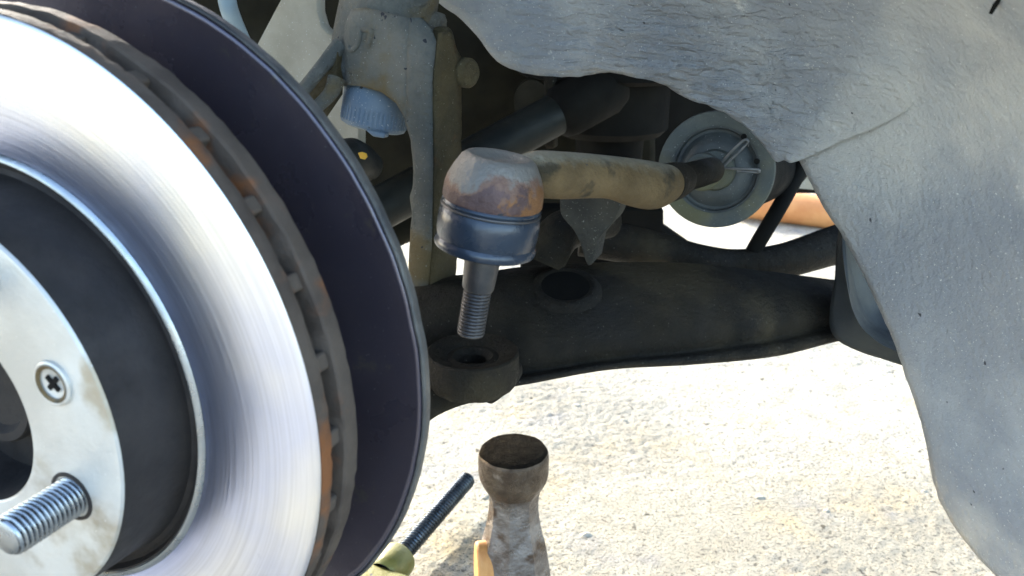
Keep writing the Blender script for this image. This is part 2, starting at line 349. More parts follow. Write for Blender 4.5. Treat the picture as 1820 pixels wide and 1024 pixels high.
# ------------------------------------------------------------------ ground
def axis_vals(lo, hi, step, far):
    a = list(np.arange(lo, hi, step)); s = step; x = lo; l = []
    while x > -far: s *= 1.6; x -= s; l.append(x)
    s = step; x = a[-1]; r = []
    while x < far: s *= 1.6; x += s; r.append(x)
    return np.array(l[::-1] + a + r)
gx = axis_vals(-.30, .55, .0027, 60); gy = axis_vals(.50, 1.25, .0027, 60)
X, Y = np.meshgrid(gx, gy)
def vnoise(X, Y, s, seed):
    rs = np.random.RandomState(seed); G = rs.rand(257, 257)
    u = (X / s) % 256; v = (Y / s) % 256; i = np.floor(u).astype(int); j = np.floor(v).astype(int); a = u - i; b = v - j
    a = a * a * (3 - 2 * a); b = b * b * (3 - 2 * b)
    return (G[j, i] * (1 - a) + G[j, i + 1] * a) * (1 - b) + (G[j + 1, i] * (1 - a) + G[j + 1, i + 1] * a) * b - .5
Z = .0013 * vnoise(X, Y, .0036, 1) + .0007 * vnoise(X + .7 * Y, Y, .011, 2) + .0016 * vnoise(X, Y, .05, 3) + .004 * vnoise(X, Y, .21, 4)
Z *= np.clip(1.2 + 1.6 * vnoise(X, Y, .13, 5), .3, 1.6)
near = np.exp(-np.maximum(0, np.hypot(X - .15, Y - 1.0) - 1.3) ** 2 / .2); Z *= near
v = np.stack([X, Y, Z - .002], -1).reshape(-1, 3); W = len(gx)
idx = np.arange(len(gy) * W).reshape(len(gy), W)
fq = np.stack([idx[:-1, :-1], idx[:-1, 1:], idx[1:, 1:], idx[1:, :-1]], -1).reshape(-1, 4)
me = bpy.data.meshes.new('ground'); me.from_pydata(v.tolist(), [], fq.tolist()); me.materials.append(M['ground'])
me.polygons.foreach_set('use_smooth', [True] * len(me.polygons))
g = bpy.data.objects.new('ground', me); COL.objects.link(g); tag(g, kind='structure')

# ------------------------------------------------------------------ wheel-well liner (two overlapping plastic panels)
LX = [300, 780, 1000, 1200, 1300, 1420, 1650, 1820, 2000, 2300]
LY = [.60, .585, .57, .52, .495, .46, .385, .33, .285, .23]
def liner_Y(px, py):
    y = interp(px, LX, LY); a = (interp(px - 60, LX, LY) + y + interp(px + 60, LX, LY)) / 3
    up = max(0, 330 - py) / 330.
    return a - .035 * up ** 2 * min(1, max(.25, (px - 700) / 600))
def lp(px, py, off=0., amp=0.):
    p = PY(px, py, liner_Y(px, py) + off)
    if amp:
        q = Vector((px * .012 + py * .006, py * .045, 3.1)); r = noise.noise(q) + .6 * noise.noise(q * 2.3)
        fall = math.exp(-((px - 1200) / 330.) ** 2 - ((py - 150) / 130.) ** 2)
        p = p + Vector((-.3, -.95, 0)) * (amp * (fall * r * 1.3 + .25 * noise.noise(Vector((px * .01, py * .01, 0)))))
    return p
edge_top = smooth_curve([(560, -140), (700, -70), (782, 5), (815, 28), (848, 62), (885, 108), (928, 128), (985, 136), (1040, 134), (1075, 127), (1120, 134), (1175, 146),
                         (1205, 166), (1235, 178), (1270, 189), (1300, 205), (1335, 232), (1362, 262), (1380, 286), (1395, 284), (1405, 289), (1418, 287),
                         (1440, 278), (1490, 254), (1545, 232), (1590, 210), (1622, 186), (1646, 150), (1658, 110), (1666, 50), (1672, -60), (1676, -160)], 4)
ex = np.array([p[0] for p in edge_top]); ey = np.array([p[1] for p in edge_top])
rows = []
NV = 44
for (x, y) in edge_top:
    col = []
    for k in range(NV + 1):
        t = k / NV; yy = y + (-420 - y) * t ** 1.25
        xx = x + (x - 1100) * .0 + (0 if x < 1600 else -(x - 1600) * t * .6)
        lift = -.0035 if x < 1530 else -.0035 + .0060 * min(1, (x - 1530) / 125)
        roll = .004 * math.exp(-((t * 22) ** 2)) if x < 1400 else 0
        jit = (2.2 if x < 1380 else .5) * noise.noise(Vector((x * .06, y * .06, 5))) * math.exp(-t * 30)
        col.append(lp(xx + jit, yy + jit, lift + roll, .005))
    rows.append(col)
liner = empty('wheel_well_liner', P(1400, 290, .47), 'dusty grey wheel well liner of two overlapping plastic panels', 'liner')
mk('upper_panel', grid(rows), M['liner'], liner, sharp=0, solid=.0009)
side_edge = smooth_curve([(1340, -420), (1360, -100), (1385, 120), (1400, 240), (1424, 292), (1447, 338), (1470, 378), (1500, 425), (1532, 485), (1562, 548), (1590, 612), (1606, 660),
                          (1628, 722), (1645, 785), (1655, 840), (1668, 885), (1692, 930), (1728, 978), (1772, 1026), (1850, 1090), (1960, 1160)], 5)
rows = []
for (x, y) in side_edge:
    row = []
    for k in range(41):
        t = k / 40; xx = x + (2350 - x) * t ** 1.15
        roll = .003 * math.exp(-((t * 30) ** 2))
        cre = 0
        d = abs((xx - 1738) * .85 + (y - 120) * .52); al = abs((y - 120) * .85 - (xx - 1738) * .52)
        cre = .006 * math.exp(-(d / 9) ** 2 - (al / 55) ** 2)
        row.append(lp(xx + 2.0 * noise.noise(Vector((y * .05, 1, 2))) * math.exp(-t * 30), y, roll + cre, .005))
    rows.append(row)
mk('side_panel', grid(rows, True), M['liner'], liner, sharp=0, solid=.0018)
sl = plate([(1757, 24), (1764, 8), (1782, -14), (1786, -10), (1772, 12), (1763, 26)], lp(1768, 5, -.0035), (-.55, -.83, 0), .0015)
tag(mk('slit', sl, M['black2'], liner), 'dark slit near the upper corner')
# ------------------------------------------------------------------ dark underbody behind
eb = empty('engine_underbody', P(1000, 250, .9), 'black grimy engine and subframe mass behind the suspension', 'engine')
def pxbox(x0, x1, y0, y1, Yf, th):
    fr = [PY(x0, y0, Yf), PY(x1, y0, Yf), PY(x1, y1, Yf), PY(x0, y1, Yf)]
    bk = [p + Vector((0, th, 0)) for p in fr]
    return fr + bk, [(0, 1, 2, 3), (7, 6, 5, 4), (0, 4, 5, 1), (1, 5, 6, 2), (2, 6, 7, 3), (3, 7, 4, 0)]
mk('subframe', pxbox(-700, 1166, -600, 398, .80, .05), M['olive'], eb, bevel=.006)
mk('crossmember', pxbox(1100, 2600, -500, 346, .88, .05), M['black2'], eb, bevel=.006)
gb = P(1085, 200, .74)
mk('gearbox_dome', lathe([(0, .10), (.05, .09), (.078, .05), (.08, .034), (.072, .030), (.05, .028), (.05, -.012), (.044, -.018), (.030, -.02), (.028, -.06), (0, -.062)], gb, (0, 0, 1), 40), M['black2'], eb)
mk('mount_plate', plate([(965, 130), (985, 132), (986, 265), (968, 265)], P(975, 200, .66), (-.3, -1, 0), .012), M['black'], eb, bevel=.002)
mk('seal_disc', lathe([(0, .004), (.018, .004), (.021, 0), (.021, -.01)], P(950, 182, .70), (-.6, -.8, .1), 40), M['olive'], eb)
mk('subframe_foot', plate([(925, 370), (1180, 370), (1180, 404), (1235, 442), (1235, 485), (925, 492)], P(1050, 430, .70), (0, -1, 0), .02), M['black2'], eb, bevel=.003)
mk('pale_gap_plate', plate([(1412, 300), (1446, 306), (1452, 338), (1408, 334)], P(1430, 320, .88), (0, -1, 0), .01), M['tan'], eb)  # added pale plate, stands in for bright ground seen through a gap

# ------------------------------------------------------------------ unseen front fender, added above the frame to shade the wheel well
fd = empty('shade_fender', Vector((0, .12, .74)), 'unseen front fender and bonnet added to shade the wheel well', 'fender')
M['paint'] = mat('dark_car_paint', (.05, .06, .08), (.06, .07, .09), .3, 0, 10, 0)
def arch(t): a = R(28 + 124 * t); return -.02 + .74 * math.cos(a), .30 + .42 * math.sin(a)
rows = [[Vector((arch(t / 30)[0], y, arch(t / 30)[1])) for y in (.14, .3, .45, .60)] for t in range(31)]
mk('shade_arch', grid(rows), M['black2'], fd, solid=.003)
rows = [[Vector((arch(t / 30)[0], .139, arch(t / 30)[1])), Vector((arch(t / 30)[0] * 1.05, .12, .80)), Vector((arch(t / 30)[0] * 1.05, .22, .90)), Vector((arch(t / 30)[0] * 1.05, .95, .94))] for t in range(31)]
mk('outer_skin', grid(rows), M['paint'], fd, solid=.002)
# ------------------------------------------------------------------ left inner panel and hose
mk_t = mk('inner_panel', plate([(505, -120), (497, 0), (459, 72), (430, 130), (440, 300), (640, 300), (640, 120), (600, 62), (584, 56), (574, 46), (567, 20), (565, -120)], P(520, 80, .60), (-.45, -.9, 0), .008), M['tan'], None, bevel=.002)
tag(mk_t, 'pale tan dusty steel panel behind the strut fork', 'panel')
h = mk('brake_hose', tube([P(380, -120, .52), P(400, -20, .52), P(410, 25, .53), P(438, 90, .56)], .0055), M['hose']); tag(h, 'pale blue grey hose above the brake rotor', 'hose')

# ------------------------------------------------------------------ driveshaft and link
ds = empty('drive_shaft', P(780, 310, .63), 'grey sloping drive shaft behind the strut fork', 'shaft')
mk('shaft_tube', tube([P(560, 432, .60), P(985, 205, .66)], .0160, 32, 1), M['grey_tube'], ds)
dax = (P(985, 205, .66) - P(560, 432, .60)).normalized()
mk('inner_joint', lathe([(.016, 0), (.020, .004), (.022, .012), (.022, .05), (.018, .06)], P(985, 205, .66), dax, 40), M['black2'], ds)
l2 = mk('stabilizer_link', tube([P(560, 475, .66), P(850, 345, .70)], .0125, 24, 1), M['olive']); tag(l2, 'thin olive link bar running under the drive shaft', 'link')
bj = empty('upper_ball_joint', P(622, 285, .55), 'round grey ball joint with an orange paint mark behind the rotor', 'joint')
mk('joint_body', lathe([(0, .012), (.007, .012), (.0115, .008), (.0135, 0), (.013, -.012), (.010, -.03), (0, -.03)], P(622, 282, .55), (-.25, -.9, .35), 40), M['grey_tube'], bj)
mk('paint_mark', plate([(636, 272), (643, 270), (651, 273), (653, 279), (648, 284), (640, 282)], P(646, 278, .533), (-.25, -.95, .1), .001), M['mark'], bj, bevel=.0003)

# ------------------------------------------------------------------ damper and fork
T, B = P(716, -60, .478), P(662, 228, .503)
dax = (B - T).normalized()
dm = empty('damper', B, 'blue grey damper cup with notched rim inside the strut fork', 'damper')
Ld = (B - T).length
def knurl(r, hh, t):
    return r - (.0009 * (max(0, math.sin(t * 44)) ** 2) if Ld - .0115 < hh < Ld - .0040 else 0)
hs = [(.0232, -.12), (.0232, Ld - .055), (.0205, Ld - .052), (.0200, Ld - .0135), (.0198, Ld - .012), (.0197, Ld - .0105), (.0197, Ld - .0075), (.0196, Ld - .0045), (.0196, Ld - .0032), (.0186, Ld - .0012), (.016, Ld), (0, Ld)]
mk('damper_body', lathe(hs, T, dax, 264, knurl), M['damper'], dm)
mk('damper_tube', lathe([(.0236, -.1205), (.0236, .034)], T, dax, 64), M['fork'], dm)
mk('tab', plate([(648, 230), (684, 237), (682, 246), (662, 243)], B - UP * .0 + Vector((0, -.02, 0)), (-.2, -.9, .1), .008), M['damper'], dm, bevel=.001)

fk = empty('strut_fork', P(740, 600, .455), 'dusty grey cast strut fork with shade-toned rusty brown side and raised casting mark', 'fork')
nf = Vector((-.5, -.866, 0)); of = P(765, 200, .455)
def fsurf(x, y, out=0.):
    u = (x - 591) / 174.
    rec = .008 * max(0, (.22 - u) / .22) ** 2 * (1 if y < 215 else 0) + .005 * max(0, (60 - y) / 48.) ** 2 + .012 * max(0, (125 - y) / 110.) * max(0, (u - .55) / .45) ** 2
    return PP(x, y, of, nf) - nf * (rec - out)
ybx = [591, 600, 607, 640, 678, 704, 721, 727]; yby = [156, 153, 151, 153, 164, 184, 214, 250]
ytx = [591, 600, 606, 614, 640, 700, 740, 758, 766]; yty = [150, 80, 40, 16, 14, 26, 38, 52, 70]
xs = list(np.linspace(591, 722, 30))
rows = []
for x in xs:
    yt = interp(x, ytx, yty); yb = interp(x, ybx, yby)
    rows.append([fsurf(x, yt + (yb - yt) * k / 22) for k in range(23)])
mk('fork_yoke', grid(rows), M['fork'], fk, sharp=60, solid=.028)
lyl = [205, 250, 300, 335, 352, 382, 430, 500, 610]; lxl = [717, 727, 728, 727, 722, 725, 722, 718, 722]
lyr = [200, 300, 440, 520, 610]; lxr = [765, 766, 764, 757, 744]
rows = []
for y in np.linspace(32, 606, 80):
    lo = max(0., min(1., (y - 205) / 12.)); a = 722 + (interp(y, lyl, lxl) - 722) * lo
    b = interp(y, [32, 50, 75, 110, 200] + lyr[1:], [735, 752, 762, 765, 765] + lxr[1:]); wv = 1.6 * lo * noise.noise(Vector((y * .03, 0, 0)))
    rows.append([fsurf(a + wv + (b - a - wv) * k / 8, y) - nf * (.0035 * max(0, min(1, (y - 215) / 90)) * (1 - k / 8) ** 4 + .0018 * (k / 8) ** 6) for k in range(9)])
mk('fork_leg', grid(rows, True), M['fork'], fk, sharp=60, solid=.028)
e1 = Vector((.866, -.5, 0)); rowsA = []
for y in np.linspace(60, 600, 54):
    x = interp(y, [60, 200] + lyr[1:], [765, 765] + lxr[1:]); p = fsurf(x, y) + e1 * .0009; ws = min(1, .35 + (y - 60) / 90)
    rowsA.append([p - nf * (q * ws) + e1 * (.0008 * noise.noise(Vector((y * .05, q * 200, 0)))) for q in (.0028, .009, .015, .021, .0290)])
mk('fork_side', grid(rowsA, True), M['forkside'], fk, sharp=0, solid=.0015)
Tc, Bc = P(701, 18, .496), P(681, 150, .506)
cax = (Bc - Tc).normalized(); Lc = (Bc - Tc).length
def coll(r, hh, t): return r * (1 + .012 * math.sin(3 * t + 1) + .01 * noise.noise(Vector((math.cos(t) * 3, math.sin(t) * 3, hh * 80))))
mk('collar', lathe([(.0236, -.002), (.0295, -.003), (.0312, .0), (.0318, .008), (.0325, .02), (.0325, Lc - .006), (.030, Lc - .001), (.021, Lc + .001)], Tc, cax, 72, coll), M['fork'], fk)
ear = plate(smooth_curve([(768, 48), (790, 50), (800, 68), (806, 110), (808, 160), (800, 200), (768, 200)], 3), P(790, 120, .478), (-.15, -.98, 0), .012)
mk('clamp_ear', ear, M['forkside'], fk, bevel=.002)
mk('pinch_bolt', lathe([(0, .0105), (.0065, .0105), (.0082, .0085), (.0082, 0), (.0060, -.001), (.0060, -.02)], P(814, 128, .476), (.72, -.69, 0), 32), M['forkside'], fk)
mk('rib', tube([P(606, 78, .478), P(570, 122, .477), P(530, 172, .476), P(500, 215, .476)], [.0048, .0040, .0038, .0038]), M['fork'], fk)
mk('rib', tube([P(598, 140, .478), P(588, 165, .477), P(562, 192, .476), P(530, 225, .476)], [.0050, .0042, .0036, .0036]), M['fork'], fk)
mk('web', plate([(600, 92), (560, 140), (500, 225), (560, 226), (598, 170)], P(570, 160, .486), (-.4, -.9, 0), .006), M['forkside'], fk)
def stroke(pts): return tube([fsurf(x, y, .0003) for x, y in pts], .0015, 8, 4)
mk('casting_mark', stroke([(641, 50), (640, 62), (638, 74), (633, 84), (624, 89), (619, 84)]), M['fork'], fk)
mk('casting_mark', stroke([(644, 51), (652, 53), (660, 55), (658, 68), (655, 84)]), M['fork'], fk)

# ------------------------------------------------------------------ rear compliance arm, bracket, hose, boots
ra = mk('rear_link_arm', tube([P(1030, 425, .60), P(1100, 432, .60), P(1170, 447, .605), P(1240, 466, .61), (P(1310, 474, .62)), P(1390, 464, .63), P(1470, 440, .64), P(1560, 412, .65)],
        [.012, .0135, .0135, .0130, .0128, .0130, .0145, .016], 28), M['black']); tag(ra, 'black curved link arm behind the lower control arm', 'arm')
M['bracket'] = mat('dark_cast_bracket', (.035, .034, .029), (.06, .056, .045), .85, 0, 40, .9, 400, .66, (.2, .2, .17), dist=.002)
bk = mk('cast_bracket', plate(smooth_curve([(996, 320), (995, 350), (995, 372), (1001, 388), (1020, 410), (1033, 438), (1043, 470), (1052, 470)], 3) + smooth_curve([(1060, 430), (1074, 412), (1090, 395), (1100, 372), (1112, 340), (1112, 320)], 3),
        P(1040, 400, .47), (-.35, -.93, 0), .022), M['bracket'], None, bevel=.005, seg=4); tag(bk, 'speckled dark grey cast bracket hanging below the tie rod', 'bracket')
rb = mk('rubber_boot', tube([P(965, 468, .50), P(980, 436, .50), P(1000, 412, .505), P(1040, 396, .515), P(1080, 392, .53)], [.0125, .0128, .0125, .0120, .011], 28), M['black']); tag(rb, 'black curved rubber boot beside the cast bracket', 'boot')
hs = mk('black_hose', tube([P(1440, 262, .62), P(1420, 305, .62), P(1383, 372, .62), P(1345, 436, .62), P(1325, 475, .62)], .0057, 20), M['black2']); tag(hs, 'thin black hose crossing in front of the orange pipe', 'hose')

# ------------------------------------------------------------------ lower control arm
la = empty('lower_control_arm', P(1150, 640, .47), 'long black pressed steel lower control arm with round recess', 'control arm')
sx_ = [700, 780, 850, 930, 1080, 1230, 1380, 1500, 1600]
db = [.465, .465, .465, .465, .475, .495, .522, .55, .57]
RW = [((508, 492, 486, 474, 466, 468, 484, 499, 502), .050), ((520, 503, 495, 489, 490, 494, 502, 506, 508), .022), ((560, 545, 540, 535, 532, 530, 525, 520, 515), .004), ((610, 605, 605, 600, 590, 575, 558, 545, 540), -.003),
      ((655, 655, 658, 655, 630, 615, 592, 568, 560), -.004), ((668, 668, 668, 664, 641, 626, 603, 576, 568), .006), ((680, 680, 680, 671, 645, 632, 612, 586, 576), -.011), ((694, 695, 697, 686, 659, 650, 635, 606, 596), -.009),
      ((693, 694, 696, 685, 658, 649, 634, 605, 595), .002), ((660, 660, 660, 655, 640, 630, 615, 590, 580), .03), ((600, 600, 600, 590, 585, 575, 565, 555, 550), .055)]
secs = []
for j in range(len(sx_)): secs.append([(sx_[j], r[0][j], db[j] + r[1]) for r in RW])
fine = []
for i in range(len(RW)): fine.append(catmull([secs[j][i] for j in range(len(sx_))], 6))
rows = [[P(*p) for p in fine[i]] for i in range(len(RW))]; rows.append(rows[0])
mk('arm_body', grid(rows, True), M['black'], la, sharp=0, sub=1)
na = CV(0, -.80, -.60).normalized(); oc = P(1005, 509, .4815)
mk('recess_ring', lathe([(.0128, .0002), (.0140, .0006), (.0152, .0012), (.0170, .0010), (.0190, -.0002), (.0210, -.0030)], oc, na, 64), M['black'], la)
mk('recess_floor', lathe([(0, .0005), (.0142, .0005)], oc, na, 48), M['black2'], la)

# ------------------------------------------------------------------ steering knuckle boss
kb = empty('steering_knuckle', P(840, 700, .43), 'dark round knuckle boss below the threaded ball stud', 'knuckle')
ob = P(840, 622, .425)
def rag(r, hh, t): return r + (.0012 * noise.noise(Vector((math.cos(t) * 4, math.sin(t) * 4, hh * 150))) if hh < -.012 else 0)
mk('boss', lathe([(.0075, -.018), (.0075, -.006), (.0100, -.0030), (.013, -.0036), (.0150, -.0022), (.0195, -.0008), (.0222, -.0002), (.0231, -.001), (.0233, -.012), (.0225, -.016), (.0205, -.019), (.012, -.021)], ob, (0, 0, 1), 72, rag), M['black'], kb)
mk('lug', plate(smooth_curve([(690, 640), (690, 800), (735, 770), (772, 743), (800, 729), (830, 719), (858, 715), (873, 719), (890, 708), (905, 695), (922, 676), (920, 655)], 3), P(840, 690, .427), (-.1, -.9, .25), .02), M['black'], kb, bevel=.002)

# ------------------------------------------------------------------ tie rod end
Th, Bh = P(888, 277, .350), P(836, 594, .377)
tax = (Bh - Th).normalized(); Lt = (Bh - Th).length
M['housing'] = housing_metal(Th)
tr = empty('tie_rod_end', Bh, 'rusted tie rod end with blue black seal and bare threaded stud hanging down', 'tie rod')
mk('ball_housing', lathe([(0, .0022), (.0085, .0020), (.0105, .0006), (.0120, -.0002), (.0138, .0), (.0158, .0016), (.0185, .0065), (.0202, .0105), (.0209, .0135), (.0211, .0185), (.0206, .0196), (.018, .02)], Th, tax, 80), M['housing'], tr)
mk('seal_band', lathe([(.0195, .0185), (.0207, .0197), (.0211, .0206), (.0207, .0216), (.0201, .0222), (.0204, .0230), (.0212, .0240), (.0216, .0275), (.0215, .0330), (.0210, .0352), (.0208, .0360), (.0216, .0372), (.0219, .0386), (.0214, .0400), (.0195, .0410), (.0120, .0414), (.0078, .0412), (.0, .0412)], Th, tax, 80), M['seal'], tr)
mk('clip_ring', tube([Th + tax * .0222 + (lambda q: q[0] * math.cos(a) + q[1] * math.sin(a))([Vector(k) * .0208 for k in frame(tax)[:2]]) for a in np.linspace(.2, 6.1, 40)], .0006, 8, 1), M['steel'], tr)
mk('stud_taper', lathe([(.0078, .0405), (.0077, .046), (.0070, .0580), (.0066, .0588), (.0058, .0592), (0, .0592)], Th, tax, 48), M['steel'], tr)
shade_roots(mk('stud_thread', thread(Th + tax * .0588, tax, .0062, Lt - .0588, .0016, .0006, tip=.0012), M['steel'], tr, sharp=0), M['hat'])
mk('rod_arm', tube([P(912, 326, .362), P(945, 311, .364), P(1000, 312, .375), P(1080, 315, .395), P(1128, 325, .410), P(1162, 330, .420), P(1192, 324, .430)],
                   [.0070, .0098, .0104, .0099, .0114, .0116, .0088], 36, 8), M['rodarm'], tr)
ja = (P(1262, 304, .505) - P(1188, 325, .428)).normalized()
mk('lock_nut', lathe([(.0080, -.002), (.0094, -.0015), (.0098, .002), (.0096, .012), (.0088, .022), (.0082, .0245), (.0060, .025)], P(1188, 325, .4280), ja, 40), M['black'], tr)
mk('rod_thread', thread(P(1196, 322, .437), ja, .0078, .085, .0016, .0005), M['black'], tr, sharp=0)

# ------------------------------------------------------------------ steering rack boot
Cb = P(1271, 302, .54); ba = ((CAM - Cb).normalized() + Vector((-.16, 0, -.05))).normalized()
bt = empty('steering_rack_boot', Cb, 'round grey rubber steering rack boot with pale centre collar', 'boot')
mk('boot_face', lathe([(.024, -.07), (.030, -.05), (.034, -.03), (.0355, -.008), (.0368, -.002), (.0362, .0006), (.0345, .0008), (.0285, -.0002), (.0262, -.0012), (.0252, -.0046), (.0235, -.0052), (.0215, -.0036), (.0185, -.0008), (.0155, .0008), (.0130, .0004), (.0122, .0020), (.0118, .004), (.006, .0042)], Cb, ba, 96), M['rubber'], bt)
mk('boot_groove', lathe([(.0274, -.0003), (.0262, -.0008), (.0252, -.0040), (.0235, -.0046), (.0215, -.0030), (.0185, -.0002), (.0155, .0014), (.0132, .0012)], Cb, ba, 96), M['rubber_dark'], bt)
co = Cb + RT * -.0072 + UP * -.001 + ba * .0035
mk('centre_collar', lathe([(.0070, .003), (.0095, .0044), (.0114, .0040), (.0120, .0025), (.0120, -.002)], co, ba, 64), M['rubber'], bt)
def wirep(pts): return tube([PP(x, y, Cb + ba * .008, ba) + ba * k for x, y, k in pts], .00085, 10, 5)
mk('wire_clip', wirep([(1280, 291, -.003), (1300, 270, .001), (1322, 250, .002), (1329, 250, .002), (1327, 256, .001), (1306, 277, .0), (1284, 297, -.003)]), M['wire'], bt)
mk('wire_clip', wirep([(1284, 299, -.003), (1310, 300, .001), (1345, 301, .002), (1350, 304, .002), (1345, 306, .001), (1310, 304, .0)]), M['wire'], bt)
for x, y in ((1322, 243), (1345, 287)):
    mk('dark_oval', lathe([(0, .0006), (.0016, .0006), (.0018, 0)], PP(x, y, Cb + ba * .0004, ba), ba, 20), M['black2'], bt)  # small dark discs laid on the boot face
mk('boot_bellows', tube([Cb - ba * .03, P(1330, 303, .60), P(1395, 292, .68)], [.030, .026, .020], 40, 8), M['black2'], bt)

# ------------------------------------------------------------------ rubber splash flap
A = smooth_curve([(1500, 385, .520), (1490, 412, .520), (1486, 450, .521), (1483, 500, .522), (1475, 545, .523), (1475, 582, .522), (1490, 606, .520), (1530, 626, .516), (1580, 642, .512), (1640, 662, .508)], 5)
Bc2 = smooth_curve([(1506, 385, .515), (1497, 425, .514), (1500, 470, .512), (1508, 520, .510), (1516, 552, .508), (1530, 580, .507), (1550, 600, .506), (1570, 614, .505), (1605, 630, .504), (1650, 650, .503)], 5)
C2 = smooth_curve([(1520, 380, .54), (1505, 430, .545), (1513, 470, .55), (1525, 520, .55), (1540, 555, .55), (1560, 580, .545), (1590, 595, .54), (1620, 610, .535), (1650, 625, .53), (1690, 640, .525)], 5)
D2 = [(p[0] + 90, p[1] - 10, p[2] + .01) for p in C2]
rows = []
for a, b, c, d in zip(A, Bc2, C2, D2):
    a, b, c, d = (P(*q) for q in (a, b, c, d)); r = []
    for p, q, n in ((a, b, 5), (b, c, 5), (c, d, 3)):
        for k in range(n): r.append(p.lerp(q, k / n))
    r.append(d); rows.append(r)
fl = mk('splash_flap', grid(rows, True), M['flap'], None, sharp=60, solid=.0028); tag(fl, 'black rubber splash flap folded over behind the side panel', 'flap')

# ------------------------------------------------------------------ brake rotor with hub
n_c = CV(math.sin(-.4177) * math.cos(.3194), math.sin(.3194), -math.cos(-.4177) * math.cos(.3194)).normalized()
x_c = UP.cross(n_c).normalized(); y_c = n_c.cross(x_c)
Mr = Matrix((x_c, y_c, n_c)).transposed()
Cd = CAM + CV(-.18, .0329, .3126)
br = empty('brake_disc', Cd, 'bright machined ventilated brake rotor bolted to a wheel hub', 'brake disc', rot=Mr)
RO = .130
def chip(r, h_, t): return r + (.0006 * noise.noise(Vector((math.cos(t) * 30, math.sin(t) * 30, h_ * 300))) if r > .1285 else 0)
SEG = 240
# local frame: z = outwards. front friction face at z = 0
mk('friction_face', lathe([(.0835, -.0004), (.0842, 0), (.1275, 0), (.1288, -.0002), (.1297, -.0007)], seg=SEG), M['disc'], br, local=True)
mk('front_plate', lathe([(.0845, -.0012), (.1297, -.0012), (.1300, -.0008), (.1304, -.003), (.1302, -.0062), (.1296, -.0070), (.09, -.0070)], seg=SEG, fn=chip), M['rustedge'], br, local=True)
mk('rear_plate', lathe([(.09, -.0142), (.1294, -.0142), (.1302, -.0148), (.1304, -.018), (.1302, -.0208), (.1294, -.0214), (.09, -.0214)], seg=SEG, fn=chip), M['rustedge'], br, local=True)
mk('vent_core', lathe([(.095, -.0072), (.095, -.0140)], seg=96), M['ventdark'], br, local=True)
va = None
for k in range(30):
    a = 2 * math.pi * k / 30 + .05; c, s = math.cos(a), math.sin(a)
    if va is None:
        va = mk('vane', box((.1118, 0, -.0106), (.0165, 0, 0), (0, .0030, 0), (0, 0, .0035)), M['rustedge'], br, local=True, bevel=.001); o = va
    else:
        o = va.copy(); COL.objects.link(o); o.parent = br
    o.rotation_euler = (0, 0, a)
mk('hat', lathe([(.0835, -.0006), (.0822, .0006), (.0812, .0004), (.0800, -.0022), (.0785, -.0030), (.0768, -.0020), (.0758, .004), (.0748, .0235), (.0742, .0252)], seg=160), M['hat'], br, local=True)
mk('hat_lip', lathe([(.0846, .0001), (.0836, .0010), (.0824, .0012), (.0818, .0006)], seg=160), M['stud'], br, local=True)
mk('hub_face', lathe([(.0744, .0250), (.0738, .0259), (.0728, .0262), (.0385, .0262), (.0366, .0258), (.0358, .0248)], seg=128), M['zinc'], br, local=True)
mk('hub_bore', lathe([(.0358, .0250), (.0352, .018), (.0350, .006), (.0345, .004), (0, .004)], seg=96), M['hat'], br, local=True)
mk('hub_spigot', lathe([(.0200, .004), (.0200, .0115), (.0190, .013), (.016, .013), (.014, .010), (0, .010)], seg=96), M['hat'], br, local=True)
st = None
a0 = R(-31.49); rs_ = .05448
for k in range(4):
    a = a0 + k * math.pi / 2; c = (rs_ * math.cos(a), rs_ * math.sin(a), .0262)
    o = shade_roots(mk('wheel_stud', thread((0, 0, 0), (0, 0, 1), .0068, .0242, .0017, .0011, seg=48, per=8, tip=.0016), M['stud'], br, local=True, sharp=0), M['hat']); o.location = c
    e = mk('stud_seat', lathe([(.0074, -.004), (.0076, .0006), (.0087, .0004), (.0090, -.0002)], seg=40), M['hat'], o, local=True)
a = R(12.8); c = Vector((.0562 * math.cos(a), .0562 * math.sin(a), .0262))
scw = mk('retaining_screw', lathe([(0, -.0006), (.0048, -.0006), (.0056, -.0001), (.0061, .0004), (.0068, .0006), (.0075, .0002), (.0077, -.001)], seg=48), M['zinc'], br, local=True); scw.location = c + Vector((0, 0, .0008))
for k, (a, l) in enumerate(((R(38), .0030), (R(128), .0030))):
    mk('cross_slot', box((0, 0, -.0004), (l * math.cos(a), l * math.sin(a), 0), (-.0008 * math.sin(a), .0008 * math.cos(a), 0), (0, 0, .0004 + .0001 * k)), M['black2'], scw, local=True)
mk('rust_ring', lathe([(.0050, .00005), (.0056, .0006), (.0061, .00085), (.0063, .0007)], seg=48), M['rodarm'], scw, local=True)

# ------------------------------------------------------------------ dust shield
sh = empty('dust_shield', Cd - n_c * .0488, 'dark glossy backing shield with worn pale rim behind the brake rotor', 'dust shield', rot=Mr)
def dent(r, h_, t):
    d = 0
    if r > .128:
        for tc, wd, am in ((R(-3), .035, -.0022), (R(-9.5), .035, -.0022), (R(3), .05, .001), (R(-17), .05, -.0012), (R(-27), .06, .0008)):
            d += am * math.exp(-((((t - tc + math.pi) % (2 * math.pi)) - math.pi) / wd) ** 2)
        d += .0004 * noise.noise(Vector((math.cos(t) * 12, math.sin(t) * 12, 0)))
    return r + d
mk('shield_plate', lathe([(.040, -.004), (.09, -.004), (.110, -.0045), (.128, -.0035), (.1375, -.0012), (.1397, -.0004)], seg=200, fn=dent), M['shield'], sh, local=True, solid=.0012)
mk('shield_rim', lathe([(.1396, -.0005), (.1401, .0001), (.1407, .0001), (.1411, -.0005), (.1412, -.0015), (.1410, -.0040), (.1404, -.0042), (.1404, -.0020), (.1397, -.0014)], seg=200, fn=dent, closed=True), M['shieldrim'], sh, local=True)

